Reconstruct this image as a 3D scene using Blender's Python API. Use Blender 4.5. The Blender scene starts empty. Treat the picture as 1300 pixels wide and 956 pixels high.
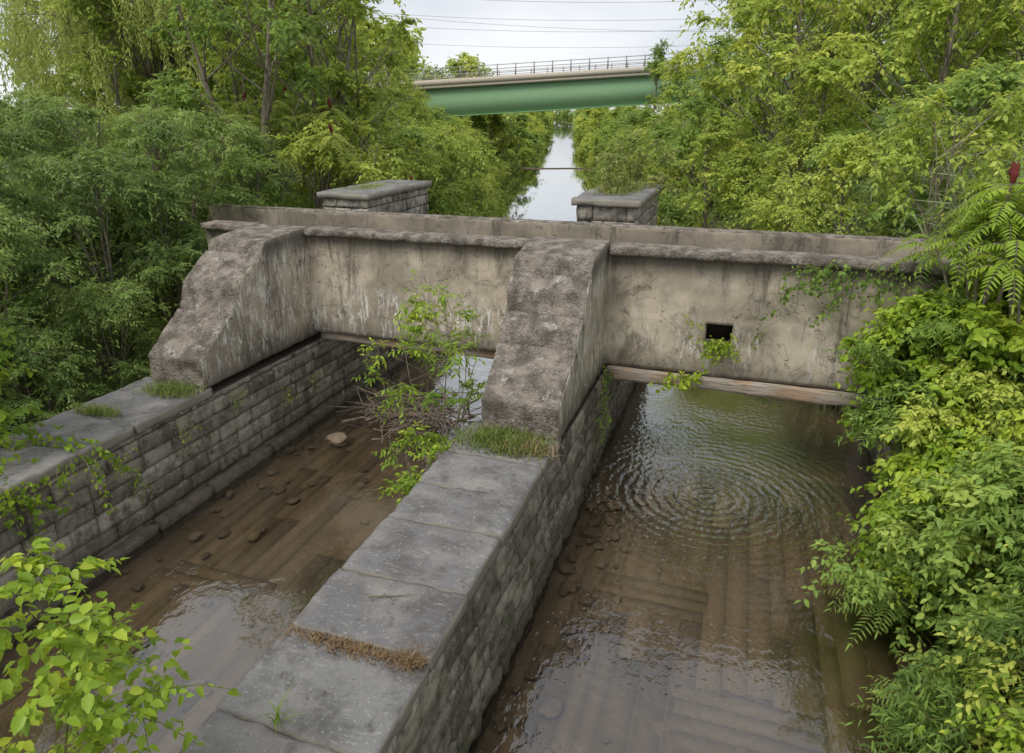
import bpy, math, random
import numpy as np
from mathutils import Vector, noise

scene = bpy.context.scene
COL = scene.collection
R = random.Random(11)
TH = math.radians(18.7)
CAMZ = 5.6

# ------------------------------------------------------------------ helpers
def mesh_from(name, V, F, mat=None, tint=None, smooth=False):
    V = np.asarray(V, dtype=np.float32).reshape(-1, 3)
    F = np.asarray(F, dtype=np.int32)
    me = bpy.data.meshes.new(name)
    me.vertices.add(len(V)); me.vertices.foreach_set('co', V.ravel())
    m, k = F.shape
    me.loops.add(m*k); me.loops.foreach_set('vertex_index', F.ravel())
    me.polygons.add(m); me.polygons.foreach_set('loop_start', np.arange(0, m*k, k, dtype=np.int32))
    me.update(calc_edges=True)
    me.validate()
    if tint is not None:
        a = me.attributes.new('tint', 'FLOAT', 'FACE')
        a.data.foreach_set('value', np.asarray(tint, dtype=np.float32))
    if smooth:
        me.polygons.foreach_set('use_smooth', np.ones(m, dtype=bool))
    if mat: me.materials.append(mat)
    return me

def obj(name, data=None, parent=None, loc=None, label=None, cat=None, group=None, kind=None, rot=None, scale=None):
    o = bpy.data.objects.new(name, data)
    COL.objects.link(o)
    if parent: o.parent = parent
    if loc is not None: o.location = loc
    if rot is not None: o.rotation_euler = rot
    if scale is not None: o.scale = scale
    if label: o["label"] = label
    if cat: o["category"] = cat
    if group: o["group"] = group
    if kind: o["kind"] = kind
    return o

class Acc:
    def __init__(s): s.V=[]; s.F=[]; s.T=[]; s.n=0
    def add(s, V, F, t=None):
        V=np.asarray(V,dtype=float).reshape(-1,3); F=np.asarray(F,dtype=int)
        s.V.append(V); s.F.append(F+s.n); s.n+=len(V)
        s.T.append(np.full(len(F),0.5) if t is None else np.broadcast_to(t,(len(F),)))
    def mesh(s,name,mat,smooth=False):
        return mesh_from(name,np.concatenate(s.V),np.concatenate(s.F),mat,np.concatenate(s.T),smooth)

def box(x0,x1,y0,y1,z0,z1):
    V=[(x,y,z) for z in (z0,z1) for y in (y0,y1) for x in (x0,x1)]
    F=[(0,2,3,1),(4,5,7,6),(0,1,5,4),(2,6,7,3),(0,4,6,2),(1,3,7,5)]
    return V,F

def tube(pts, rad, sides=5):
    pts=np.asarray(pts,float); n=len(pts)
    rad=np.broadcast_to(np.asarray(rad,float),(n,))
    T=np.gradient(pts,axis=0); T/=np.linalg.norm(T,axis=1)[:,None]+1e-9
    ref=np.where(np.abs(T[:,2:3])>0.8,np.array([[1.,0,0]]),np.array([[0,0,1.]]))
    A=np.cross(T,ref); A/=np.linalg.norm(A,axis=1)[:,None]+1e-9
    B=np.cross(T,A)
    ang=np.linspace(0,2*math.pi,sides,endpoint=False)
    V=pts[:,None,:]+rad[:,None,None]*(np.cos(ang)[None,:,None]*A[:,None,:]+np.sin(ang)[None,:,None]*B[:,None,:])
    F=[]
    for i in range(n-1):
        for j in range(sides):
            k=(j+1)%sides
            F.append((i*sides+j,i*sides+k,(i+1)*sides+k,(i+1)*sides+j))
    return V.reshape(-1,3),F

def unit(a): return a/(np.linalg.norm(a,axis=-1,keepdims=True)+1e-9)

def leaf_geo(P,D,N,L,W,detail=False):
    D=unit(D); S=unit(np.cross(D,N)); U=np.cross(S,D)
    L=np.broadcast_to(L,(len(P),))[:,None]; W=np.broadcast_to(W,(len(P),))[:,None]
    n=len(P)
    if not detail:
        V=np.stack([P,P+D*L*.42+S*W*.5+U*W*.15,P+D*L-U*L*.08,P+D*L*.42-S*W*.5+U*W*.15],axis=1).reshape(-1,3)
        F=np.arange(4*n).reshape(n,4)
        return V,F,1
    V=np.stack([P,P+D*L*.22+S*W*.42+U*W*.14,P+D*L*.6+S*W*.40+U*W*.10-U*L*.03,P+D*L-U*L*.16,
                P+D*L*.6-S*W*.40+U*W*.10-U*L*.03,P+D*L*.22-S*W*.42+U*W*.14],axis=1).reshape(-1,3)
    b=np.arange(n)[:,None]*6
    F=np.concatenate([b+np.array([[0,1,2,3]]),b+np.array([[0,3,4,5]])],axis=1).reshape(-1,4)
    return V,F,2

# ------------------------------------------------------------------ node helper
class NB:
    def __init__(s,name):
        s.m=bpy.data.materials.new(name); s.m.use_nodes=True
        s.t=s.m.node_tree; s.t.nodes.clear()
        s.out=s.t.nodes.new('ShaderNodeOutputMaterial')
    def n(s,typ,props=None,**inp):
        nd=s.t.nodes.new('ShaderNode'+typ)
        for k,v in (props or {}).items(): setattr(nd,k,v)
        for k,v in inp.items():
            key=int(k[1:]) if k[0]=='i' and k[1:].isdigit() else k.replace('_',' ')
            s.set(nd.inputs[key],v)
        return nd
    def set(s,sock,v):
        if hasattr(v,'is_output'): s.t.links.new(v,sock)
        elif isinstance(v,(tuple,list)) and len(v)==3 and sock.type=='RGBA': sock.default_value=(*v,1)
        else: sock.default_value=v
    def math(s,op,a,b=0.,c=None,clamp=False):
        nd=s.n('Math',{'operation':op,'use_clamp':clamp},i0=a,i1=b)
        if c is not None: s.set(nd.inputs[2],c)
        return nd.outputs[0]
    def mix(s,f,a,b,mode='MIX'):
        nd=s.n('MixRGB',{'blend_type':mode}); s.set(nd.inputs[0],f); s.set(nd.inputs[1],a); s.set(nd.inputs[2],b)
        return nd.outputs[0]
    def ramp(s,f,lo,hi):
        nd=s.n('MapRange',{'interpolation_type':'SMOOTHSTEP'},i0=f,i1=lo,i2=hi,i3=0.,i4=1.)
        return nd.outputs[0]
    def noise(s,vec,scale,detail=4.,rough=.6,dist=0.):
        return s.n('TexNoise',None,Vector=vec,Scale=scale,Detail=detail,Roughness=rough,Distortion=dist).outputs[0]
    def map(s,vec,scale=(1,1,1),rot=(0,0,0)):
        return s.n('Mapping',None,Vector=vec,Scale=scale,Rotation=rot).outputs[0]
    def pos(s): return s.n('NewGeometry').outputs['Position']
    def objc(s): return s.n('TexCoord').outputs['Object']
    def sep(s,v): return s.n('SeparateXYZ',None,Vector=v).outputs
    def bump(s,h,strength=.5,dist=.02,normal=None):
        nd=s.n('Bump',None,Height=h,Strength=strength,Distance=dist)
        if normal is not None: s.set(nd.inputs['Normal'],normal)
        return nd.outputs[0]
    def pbr(s,col,rough=.9,normal=None,spec=.3,metal=0.):
        nd=s.n('BsdfPrincipled'); s.set(nd.inputs['Base Color'],col); s.set(nd.inputs['Roughness'],rough)
        s.set(nd.inputs['Specular IOR Level'],spec); s.set(nd.inputs['Metallic'],metal)
        if normal is not None: s.set(nd.inputs['Normal'],normal)
        return nd.outputs[0]
    def done(s,sh): s.t.links.new(sh,s.out.inputs[0]); return s.m

def leaf_mat(name,dark,mid,light,transl=.45,rough=.5):
    b=NB(name)
    t=b.n('Attribute',{'attribute_name':'tint'}).outputs['Fac']
    orr=b.n('ObjectInfo').outputs['Random']
    t2=b.math('ADD',t,b.math('MULTIPLY',b.math('SUBTRACT',orr,.5),.55))
    c=b.mix(b.ramp(t2,0.0,.5),dark,mid); c=b.mix(b.ramp(t2,.5,1.0),c,light)
    p=b.pbr(c,rough,None,.3)
    tr=b.n('BsdfTranslucent',None,Color=b.mix(.5,c,light)).outputs[0]
    ms=b.n('MixShader'); b.set(ms.inputs[0],transl); b.set(ms.inputs[1],p); b.set(ms.inputs[2],tr)
    return b.done(ms.outputs[0])

L_BRIGHT=leaf_mat('leaf_yellow_green',(.16,.24,.045),(.35,.46,.075),(.58,.63,.12))
L_MID=leaf_mat('leaf_mid_green',(.12,.20,.045),(.25,.385,.075),(.43,.53,.11))
L_DARK=leaf_mat('leaf_dark_green',(.085,.145,.04),(.20,.30,.07),(.35,.45,.12))
L_WILLOW=leaf_mat('leaf_willow',(.18,.24,.05),(.35,.42,.10),(.52,.57,.17))
L_NEAR=leaf_mat('leaf_near_lime',(.12,.22,.02),(.27,.40,.035),(.48,.57,.06),.4,.42)
L_REED=leaf_mat('leaf_reed',(.15,.20,.09),(.30,.37,.19),(.48,.53,.28))
L_GRASS=leaf_mat('leaf_grass',(.10,.15,.03),(.22,.29,.06),(.42,.42,.15))
L_DRY=leaf_mat('leaf_dry_grass',(.13,.08,.04),(.26,.17,.09),(.42,.33,.19),.2,.8)

def bark(name,c1,c2):
    b=NB(name); v=b.objc()
    n=b.noise(b.map(v,(6,6,1.5)),3.,5.)
    return b.done(b.pbr(b.mix(b.ramp(n,.3,.7),c1,c2),.9,b.bump(n,.6,.02)))
BARK=bark('bark_grey_brown',(.11,.088,.065),(.30,.26,.20))
TWIG=bark('bark_dry_twig',(.10,.075,.05),(.26,.21,.16))
STEMG=bark('stem_green',(.10,.12,.03),(.17,.16,.06))

# concrete ---------------------------------------------------------
def concrete(name,mode):
    b=NB(name); v=b.pos(); s=b.sep(v); z=s[2]
    big=b.noise(v,.8,5.,.6); med=b.noise(v,3.0,6.,.65); fine=b.noise(v,28.,6.,.7)
    c=b.mix(b.ramp(big,.38,.62),(.29,.25,.19),(.50,.435,.335))
    c=b.mix(b.math('MULTIPLY',b.ramp(med,.45,.68),.65),c,(.27,.245,.20))
    blot=b.noise(v,1.5,8.,.75,.7)
    c=b.mix(b.math('MULTIPLY',b.ramp(blot,.52,.64),.7),c,(.13,.112,.085))
    st=b.noise(b.map(v,(2.6,2.6,.35)),1.5,7.,.75,.4)
    c=b.mix(b.math('MULTIPLY',b.ramp(st,.52,.66),.7),c,(.09,.08,.066))
    w=b.noise(b.map(v,(8,8,1.8)),1.3,7.,.82,1.0)
    if mode=='side': wz=.8
    else: wz=b.math('MULTIPLY',b.math('MULTIPLY',b.ramp(z,2.9,2.0),b.ramp(b.noise(b.map(v,(1,1,.5)),.9,3.),.42,.52)),b.math('MULTIPLY_ADD',b.ramp(s[0],-2.,-4.),.5,.5))
    c=b.mix(b.math('MULTIPLY',b.math('MULTIPLY',b.ramp(w,.51,.59),wz),.95),c,(.76,.75,.71))
    wf=b.noise(v,9.,7.,.85)
    c=b.mix(b.math('MULTIPLY',b.ramp(wf,.60,.68),.45),c,(.60,.57,.52))
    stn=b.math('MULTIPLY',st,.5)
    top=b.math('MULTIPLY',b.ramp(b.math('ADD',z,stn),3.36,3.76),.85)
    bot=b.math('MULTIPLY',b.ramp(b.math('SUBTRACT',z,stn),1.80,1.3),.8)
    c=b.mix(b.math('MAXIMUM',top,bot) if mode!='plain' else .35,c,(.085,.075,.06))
    cr=b.n('TexVoronoi',{'feature':'DISTANCE_TO_EDGE'},Vector=b.n('VectorMath',{'operation':'ADD'},i0=v,i1=b.n('TexNoise',None,Vector=v,Scale=3.,Detail=4.).outputs[1]).outputs[0],Scale=.8).outputs['Distance']
    c=b.mix(b.math('MULTIPLY',b.ramp(cr,.008,.002),.7),c,(.07,.065,.055))
    fl=b.noise(v,90.,3.,.6)
    c=b.mix(.4,c,b.mix(fl,(.1,.1,.1),(.9,.88,.85)),'OVERLAY')
    bumpA=b.math('ADD',b.math('MULTIPLY',fine,.5),med)
    vo=b.n('TexVoronoi',None,Vector=v,Scale=30.).outputs['Distance']
    vo2=b.n('TexVoronoi',None,Vector=v,Scale=70.).outputs['Distance']
    vc=b.n('TexVoronoi',None,Vector=v,Scale=42.).outputs['Color']
    ac=b.mix(b.ramp(b.noise(v,5.,6.,.7),.35,.65),(.105,.088,.072),(.30,.26,.215))
    ac=b.mix(b.math('MULTIPLY',b.ramp(vo,.55,.1),.6),ac,b.mix(b.sep(vc)[0],(.11,.08,.065),(.50,.45,.40)))
    ac=b.mix(b.math('MULTIPLY',b.ramp(b.noise(v,4.,8.,.82),.56,.64),.65),ac,(.54,.52,.48))
    ac=b.mix(b.math('MULTIPLY',b.ramp(b.noise(v,2.2,4.),.50,.64),.65),ac,(.08,.068,.053))
    hA=b.math('ADD',b.math('MULTIPLY',b.math('SUBTRACT',1.,vo),.8),b.math('ADD',b.math('MULTIPLY',vo2,-.5),b.noise(v,22.,6.,.8)))
    nn=b.sep(b.n('NewGeometry').outputs['Normal'])
    if mode=='side':
        f=b.ramp(b.math('ADD',b.math('ABSOLUTE',nn[0]),b.math('MULTIPLY',b.math('SUBTRACT',big,.5),.3)),.80,.60)
    elif mode in('wall','plain'):
        f=b.ramp(nn[2],.3,.6)
    else:
        f=b.ramp(med,.0,.15)
    col=b.mix(f,c,ac)
    n1=b.bump(bumpA,.45,.015); n2=b.bump(hA,1.,.022)
    nm=b.n('Mix',{'data_type':'VECTOR'}); b.set(nm.inputs[0],f); b.set(nm.inputs[4],n1); b.set(nm.inputs[5],n2)
    return b.done(b.pbr(col,.93,nm.outputs[1],.2))
CONC_B=concrete('concrete_buttress','side')
CONC_W=concrete('concrete_wall_panel','wall')
CONC_P=concrete('concrete_parapet','plain')
CONC_R=concrete('concrete_rough_coping','rough')

def masonry(name,lo,hi,wet=True):
    b=NB(name); v=b.pos(); z=b.sep(v)[2]
    r=b.n('NewGeometry').outputs['Random Per Island']
    c=b.mix(r,lo,hi)
    n1=b.noise(v,6.,6.,.7); n2=b.noise(v,30.,5.,.7)
    c=b.mix(b.math('MULTIPLY',b.ramp(n1,.42,.66),.75),c,(.06,.05,.038))
    c=b.mix(b.math('MULTIPLY',b.ramp(b.noise(v,7.,8.,.85),.54,.64),.65),c,(.52,.48,.41))
    st=b.noise(b.map(v,(2,2,.4)),1.5,6.,.7)
    c=b.mix(b.math('MULTIPLY',b.ramp(st,.50,.66),.65),c,(.06,.052,.042))
    if wet:
        wz=b.math('ADD',z,b.math('MULTIPLY',n1,.5))
        c=b.mix(b.math('MULTIPLY',b.ramp(wz,.80,.25),.7),c,(.06,.046,.031))
        mo=b.math('MULTIPLY',b.ramp(b.noise(v,3.,5.),.56,.7),b.ramp(z,1.4,.3))
        c=b.mix(b.math('MULTIPLY',mo,.55),c,(.07,.09,.025))
    h=b.math('ADD',n1,b.math('MULTIPLY',n2,.5))
    return b.done(b.pbr(c,.85,b.bump(h,.9,.035),.3))
MAS=masonry('rock_faced_limestone',(.16,.138,.11),(.37,.33,.265))
MAS2=masonry('rock_faced_limestone_dry',(.28,.255,.21),(.50,.46,.38),False)
def simple(name,col,rough=.9):
    b=NB(name); n=b.noise(b.pos(),9.,5.)
    return b.done(b.pbr(b.mix(n,tuple(x*.6 for x in col),tuple(x*1.3 for x in col)),rough,b.bump(n,.4,.02)))
MORTAR=simple('dark_joint',(.04,.035,.028))
def slabmat():
    b=NB('worn_bluestone_slab'); v=b.pos()
    ob=b.n('ObjectInfo').outputs['Random']
    c=b.mix(ob,(.14,.135,.135),(.21,.204,.197))
    n=b.noise(v,2.3,7.,.68); c=b.mix(b.ramp(n,.42,.62),c,(.10,.095,.092))
    c=b.mix(b.math('MULTIPLY',b.ramp(b.noise(v,1.3,5.),.48,.66),.7),c,(.27,.25,.225))
    sp=b.noise(v,30.,5.,.85); c=b.mix(b.math('MULTIPLY',b.ramp(sp,.57,.67),.65),c,(.58,.57,.54))
    sc=b.noise(b.map(v,(2,14,2),(0,0,.6)),3.,5.,.7); c=b.mix(b.math('MULTIPLY',b.ramp(sc,.56,.68),.5),c,(.36,.345,.315))
    c=b.mix(b.math('MULTIPLY',b.ramp(b.noise(v,5.,7.,.82),.54,.66),.7),c,(.065,.057,.046))
    nz=b.sep(b.n('NewGeometry').outputs['Normal'])[2]
    c=b.mix(b.ramp(nz,.85,.4),c,b.mix(n,(.14,.12,.098),(.38,.35,.29)))
    h=b.math('ADD',n,b.math('MULTIPLY',b.noise(v,45.,6.,.8),.6))
    return b.done(b.pbr(c,.66,b.bump(h,.8,.028),.4))
SLAB=slabmat()
def woodmat(name,lo,hi):
    b=NB(name); v=b.pos(); r=b.n('NewGeometry').outputs['Random Per Island']
    c=b.mix(r,lo,hi); n=b.noise(b.map(v,(20,1.2,20)),2.,5.,.7)
    c=b.mix(b.math('MULTIPLY',b.ramp(n,.45,.7),.2),c,tuple(x*.5 for x in lo))
    c=b.mix(b.math('MULTIPLY',b.ramp(b.noise(v,.9,6.,.7),.40,.60),.7),c,(.22,.18,.125))
    return b.done(b.pbr(c,.8,b.bump(n,.2,.01),.3))
WOODBED=woodmat('sunken_timber',(.155,.125,.085),(.245,.20,.138))
WOODBEAM=NB('weathered_beam')
_b=WOODBEAM; _v=_b.pos(); _n=_b.noise(_b.map(_v,(1.2,20,20)),2.,5.,.7); _m=_b.noise(_v,1.4,3.)
WOODBEAM=_b.done(_b.pbr(_b.mix(_b.ramp(_n,.40,.72),_b.mix(_b.ramp(_m,.45,.6),(.38,.33,.27),(.36,.25,.16)),(.12,.10,.08)),.85,_b.bump(_n,.6,.01)))

def rockmat():
    b=NB('river_stone'); v=b.pos(); r=b.n('ObjectInfo').outputs['Random']
    n=b.noise(v,9.,6.,.7)
    c=b.mix(r,(.12,.095,.068),(.30,.245,.175)); c=b.mix(b.ramp(n,.4,.7),c,(.10,.08,.06))
    return b.done(b.pbr(c,.6,b.bump(n,.6,.03),.4))
ROCK=rockmat()

# ------------------------------------------------------------------ terrain
def cx(y): return np.interp(y,[-200,13,17,22,30,38,121,388,2500],[-2.6,-2.6,-3.0,-4.9,-7.8,-10.3,-32.0,-101,-645])
def hw(y,side):
    if side<0: return np.interp(y,[-200,16,20,26,38,121,388,640,700],[6.3,6.3,5.8,5.0,4.5,4.6,8.5,13,.1])
    return np.interp(y,[-200,16,20,26,38,121,388,640,700],[5.2,5.2,4.6,4.2,4.0,4.4,8.5,13,.1])
def ground_z(x,y):
    s=x-float(cx(y)); d=abs(s)-float(hw(y,-1 if s<0 else 1))
    wid=float(np.interp(y,[13,18],[2.2,4.2])) if s>0 else 4.2
    t=min(max((d+.5)/wid,0),1); t=t*t*(3-2*t)
    top=float(np.interp(y,[-50,16,24,40],[3.7,3.7,2.3,1.9]))
    z=-.75+t*top
    if d>3: z+=min((d-3)*.08,1.6)+.25*noise.noise(Vector((x*.15,y*.15,0)))
    if d>0 and y<300: z+=.12*noise.noise(Vector((x*.8,y*.8,3)))
    return z
def clearance(x,y):
    s=x-float(cx(y)); return abs(s)-float(hw(y,-1 if s<0 else 1))
ss=np.concatenate([[-1500,-900,-500,-300,-180,-110,-75,-50,-36,-28,-22],np.arange(-18,18.01,.5),[22,28,36,50,75,110,180,300,500,900,1500]])
ys=np.concatenate([[-300,-120,-60,-40,-25],np.arange(-16,60,.7),np.arange(60,140,2),np.arange(140,300,8),np.arange(300,720,20),[800,1100,1600,2400]])
V=[];
for y in ys:
    c=float(cx(y))
    for s in ss: V.append((c+s,y,ground_z(c+s,y)))
nx=len(ss); F=[(j*nx+i,j*nx+i+1,(j+1)*nx+i+1,(j+1)*nx+i) for j in range(len(ys)-1) for i in range(nx-1)]
b=NB('bank_soil'); v=b.pos(); n=b.noise(v,1.3,6.); n2=b.noise(v,14.,5.)
c=b.mix(b.ramp(n,.4,.6),(.055,.05,.028),(.075,.11,.028)); c=b.mix(b.ramp(n2,.5,.7),c,(.12,.14,.045))
c=b.mix(b.ramp(b.sep(v)[2],.35,.0),c,(.08,.06,.038))
GROUND=b.done(b.pbr(c,.95,b.bump(n2,.8,.05),.2))
obj('ground',mesh_from('ground',V,F,GROUND,smooth=True),kind='structure')

xs=np.arange(-8.0,3.01,.16); yy=np.arange(-6,17.01,.2)
V=[(x,y,-.152+.030*noise.noise(Vector((x*.5,y*.5,1.)))+.005*noise.noise(Vector((x*2.3,y*2.3,5.)))) for y in yy for x in xs]
nx=len(xs); F=[(j*nx+i,j*nx+i+1,(j+1)*nx+i+1,(j+1)*nx+i) for j in range(len(yy)-1) for i in range(nx-1)]
b=NB('silt'); v=b.pos(); n=b.noise(v,1.2,5.); n2=b.noise(v,40.,5.,.75)
c=b.mix(b.ramp(n,.35,.65),(.15,.12,.08),(.225,.182,.125)); c=b.mix(b.math('MULTIPLY',b.ramp(n2,.5,.68),.5),c,(.11,.088,.06))
c=b.mix(b.math('MULTIPLY',b.ramp(b.noise(v,60.,3.,.6),.63,.7),.6),c,(.36,.30,.22))
SILT=b.done(b.pbr(c,.8,b.bump(n2,.2,.01),.3))
obj('river_bed',mesh_from('river_bed',V,F,SILT,smooth=True),kind='structure')

def apron(x0,x1,label,seed,patches):
    r=random.Random(seed); A=Acc(); x=x0
    while x<x1-.1:
        w=r.choice([.16,.2,.26,.3]); y=-5+r.random()*2
        while y<10.8:
            l=r.uniform(1.2,4.2); y2=min(y+l,11.)
            if r.random()<.88:
                dz=r.uniform(-.005,.003)
                Vb,Fb=box(x+.006,min(x+w,x1)-.006,y+.01,y2-.01,-.22,-.138+dz); A.add(Vb,Fb)
            y=y2
        x+=w
    for (xa,ya,wx,ny) in patches:
        for k in range(ny):
            Vb,Fb=box(xa+r.uniform(-.05,.05),xa+wx+r.uniform(-.1,.1),ya+k*.2+.008,ya+k*.2+.192,-.2,-.130+r.uniform(-.002,.002)); A.add(Vb,Fb)
    obj('timber_floor',A.mesh('timber_floor',WOODBED),label=label,cat='timber floor',group='sunken plank floors of the sluice bays')
apron(-1.75,2.5,'silted brown plank floor under shallow water between pier and bank',3,((-.2,5.2,1.5,4),(-1.3,7.0,1.3,3)))
apron(-7.4,-3.4,'silted brown plank floor under shallow water between stone piers',4,((-6.8,5.6,1.5,2),))

# water -----------------------------------------------------------------
yw=np.concatenate([np.arange(-60,60,2),np.arange(60,700,10)])
V=[];
for y in yw:
    c=float(cx(y)); V+= [(c-float(hw(y,-1))-1.5,y,0),(c,y,0),(c+float(hw(y,1))+1.5,y,0)]
F=[(j*3+i,j*3+i+1,(j+1)*3+i+1,(j+1)*3+i) for j in range(len(yw)-1) for i in range(2)]
b=NB('shallow_brown_water'); v=b.pos()
d=b.n('VectorMath',{'operation':'DISTANCE'},i0=v,i1=(-.1,9.7,0)).outputs['Value']
wob=b.math('MULTIPLY',b.noise(v,2.,2.),3.0)
rip=b.math('MULTIPLY',b.math('SINE',b.math('ADD',b.math('MULTIPLY',d,40.),wob)),b.math('POWER',2.718,b.math('MULTIPLY',d,-.9)))
n1=b.noise(b.map(v,(1,.7,1)),13.,1.,.4,.4); n2=b.noise(v,34.,1.,.5,.3)
amp=b.ramp(b.noise(v,.6,3.),.46,.66)
near=b.ramp(b.sep(v)[1],26.,14.)
loc_=b.math('MULTIPLY',b.math('POWER',2.718,b.math('MULTIPLY',d,-.6)),.9)
h=b.math('ADD',b.math('MULTIPLY',b.math('ADD',n1,b.math('MULTIPLY',n2,.25)),b.math('MULTIPLY',near,b.math('ADD',b.math('MULTIPLY_ADD',amp,.50,.05),loc_))),b.math('MULTIPLY',rip,.22))
far=b.noise(b.map(v,(.6,.25,1)),1.2,3.)
h=b.math('ADD',h,b.math('MULTIPLY',far,.25))
nb=b.bump(h,.6,.045)
fr=b.n('Fresnel',None,IOR=1.45,Normal=nb).outputs[0]
gl=b.n('BsdfGlossy',None,Color=(.93,.95,.96),Roughness=.03,Normal=nb).outputs[0]
tr=b.n('BsdfTransparent',None,Color=(.73,.67,.59)).outputs[0]
ms=b.n('MixShader'); b.set(ms.inputs[0],b.math('MINIMUM',b.math('MULTIPLY',fr,3.2),.80)); b.set(ms.inputs[1],tr); b.set(ms.inputs[2],gl)
WATER=b.done(ms.outputs[0])
obj('water',mesh_from('water',V,F,WATER),kind='structure')

# ------------------------------------------------------------------ rough boxes / rock faces
def rough_box(x0,x1,y0,y1,z0,z1,res,amp,freq,erode,mapf=None,seed=0,resv=None,pit=0.):
    rs=resv or (res,res,res)
    n=[max(1,int(round((b-a)/r))) for a,b,r in zip((x0,y0,z0),(x1,y1,z1),rs)]
    idx={}; V=[]
    lo=(x0,y0,z0); hi=(x1,y1,z1)
    def vid(i,j,k):
        key=(i,j,k)
        if key in idx: return idx[key]
        p=[lo[a]+(hi[a]-lo[a])*key[a]/n[a] for a in range(3)]
        if mapf: p=list(mapf(*p))
        q=Vector(p)
        nb_=[a for a in range(3) if key[a] in (0,n[a])]
        if len(nb_)>=2:
            nv_=noise.noise(q*3.1+Vector((seed,9,0)))+.5*noise.noise(q*9+Vector((seed,2,0)))
            e=erode*(.3+2.2*max(0,nv_+.15))
            for a in nb_: p[a]+= e if key[a]==0 else -e
        dv=noise.noise_vector(q*freq+Vector((seed,0,0)))*amp+noise.noise_vector(q*freq*4)*amp*.35
        if pit and key[2]==n[2] or pit and key[1]==0: dv=dv+noise.noise_vector(q*17)*pit
        idx[key]=len(V); V.append((p[0]+dv[0],p[1]+dv[1],p[2]+dv[2])); return idx[key]
    F=[]
    for i in range(n[0]):
        for j in range(n[1]):
            F.append((vid(i,j,0),vid(i,j+1,0),vid(i+1,j+1,0),vid(i+1,j,0)))
            F.append((vid(i,j,n[2]),vid(i+1,j,n[2]),vid(i+1,j+1,n[2]),vid(i,j+1,n[2])))
    for i in range(n[0]):
        for k in range(n[2]):
            F.append((vid(i,0,k),vid(i+1,0,k),vid(i+1,0,k+1),vid(i,0,k+1)))
            F.append((vid(i,n[1],k),vid(i,n[1],k+1),vid(i+1,n[1],k+1),vid(i+1,n[1],k)))
    for j in range(n[1]):
        for k in range(n[2]):
            F.append((vid(0,j,k),vid(0,j,k+1),vid(0,j+1,k+1),vid(0,j+1,k)))
            F.append((vid(n[0],j,k),vid(n[0],j+1,k),vid(n[0],j+1,k+1),vid(n[0],j,k+1)))
    return V,F

def rock_face(A,o,u,n,length,height,course,blk,seed,bulge=.05,batter=0.):
    r=random.Random(seed); o=Vector(o); u=Vector(u); n=Vector(n); zz=0.; row=0
    while zz<height-.05:
        ch=min(course*r.uniform(.92,1.08),height-zz)
        if height-zz-ch<.08: ch=height-zz
        x=-r.random()*blk*.8
        while x<length:
            bl=blk*r.uniform(.65,1.4)
            a=max(x,0)+.004; bb=min(x+bl,length)-.004
            if bb-a>.08:
                nu=max(3,int((bb-a)/.07)); us=[0,.010]+[ (bb-a)*i/nu for i in range(1,nu)]+[bb-a-.010,bb-a]
                hh=ch-.008; vs=[0,.009,hh*.3,hh*.52,hh*.75,hh-.009,hh]; V=[]
                so=r.uniform(-.010,.014); tilt=r.uniform(-.020,.020); tv=r.uniform(-.018,.018)
                for j,pv in enumerate(vs):
                    for i,pu_ in enumerate(us):
                        edge=i in(0,len(us)-1) or j in(0,len(vs)-1)
                        rim=i in(1,len(us)-2) or j in(1,len(vs)-2)
                        pu=a+pu_; pz=zz+.004+pv
                        p=o+u*pu+Vector((0,0,pz))
                        nn_=.6*noise.noise(p*6.5+Vector((seed,row,0)))+.8*noise.noise(p*19)
                        dd=-.028 if edge else so+tilt*(pu_/(bb-a)-.5)+tv*(pv/hh-.5)+bulge*((.12+.4*nn_) if rim else (.26+nn_))
                        p+=n*(dd-batter*pz)
                        if rim and not edge: p+=u*noise.noise(p*9)*.007+Vector((0,0,noise.noise(p*8)*.005))
                        V.append(tuple(p))
                m=len(us)
                F=[(j*m+i,j*m+i+1,(j+1)*m+i+1,(j+1)*m+i) for j in range(len(vs)-1) for i in range(m-1)]
                A.add(V,F)
            x+=bl
        zz+=ch; row+=1

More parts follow.
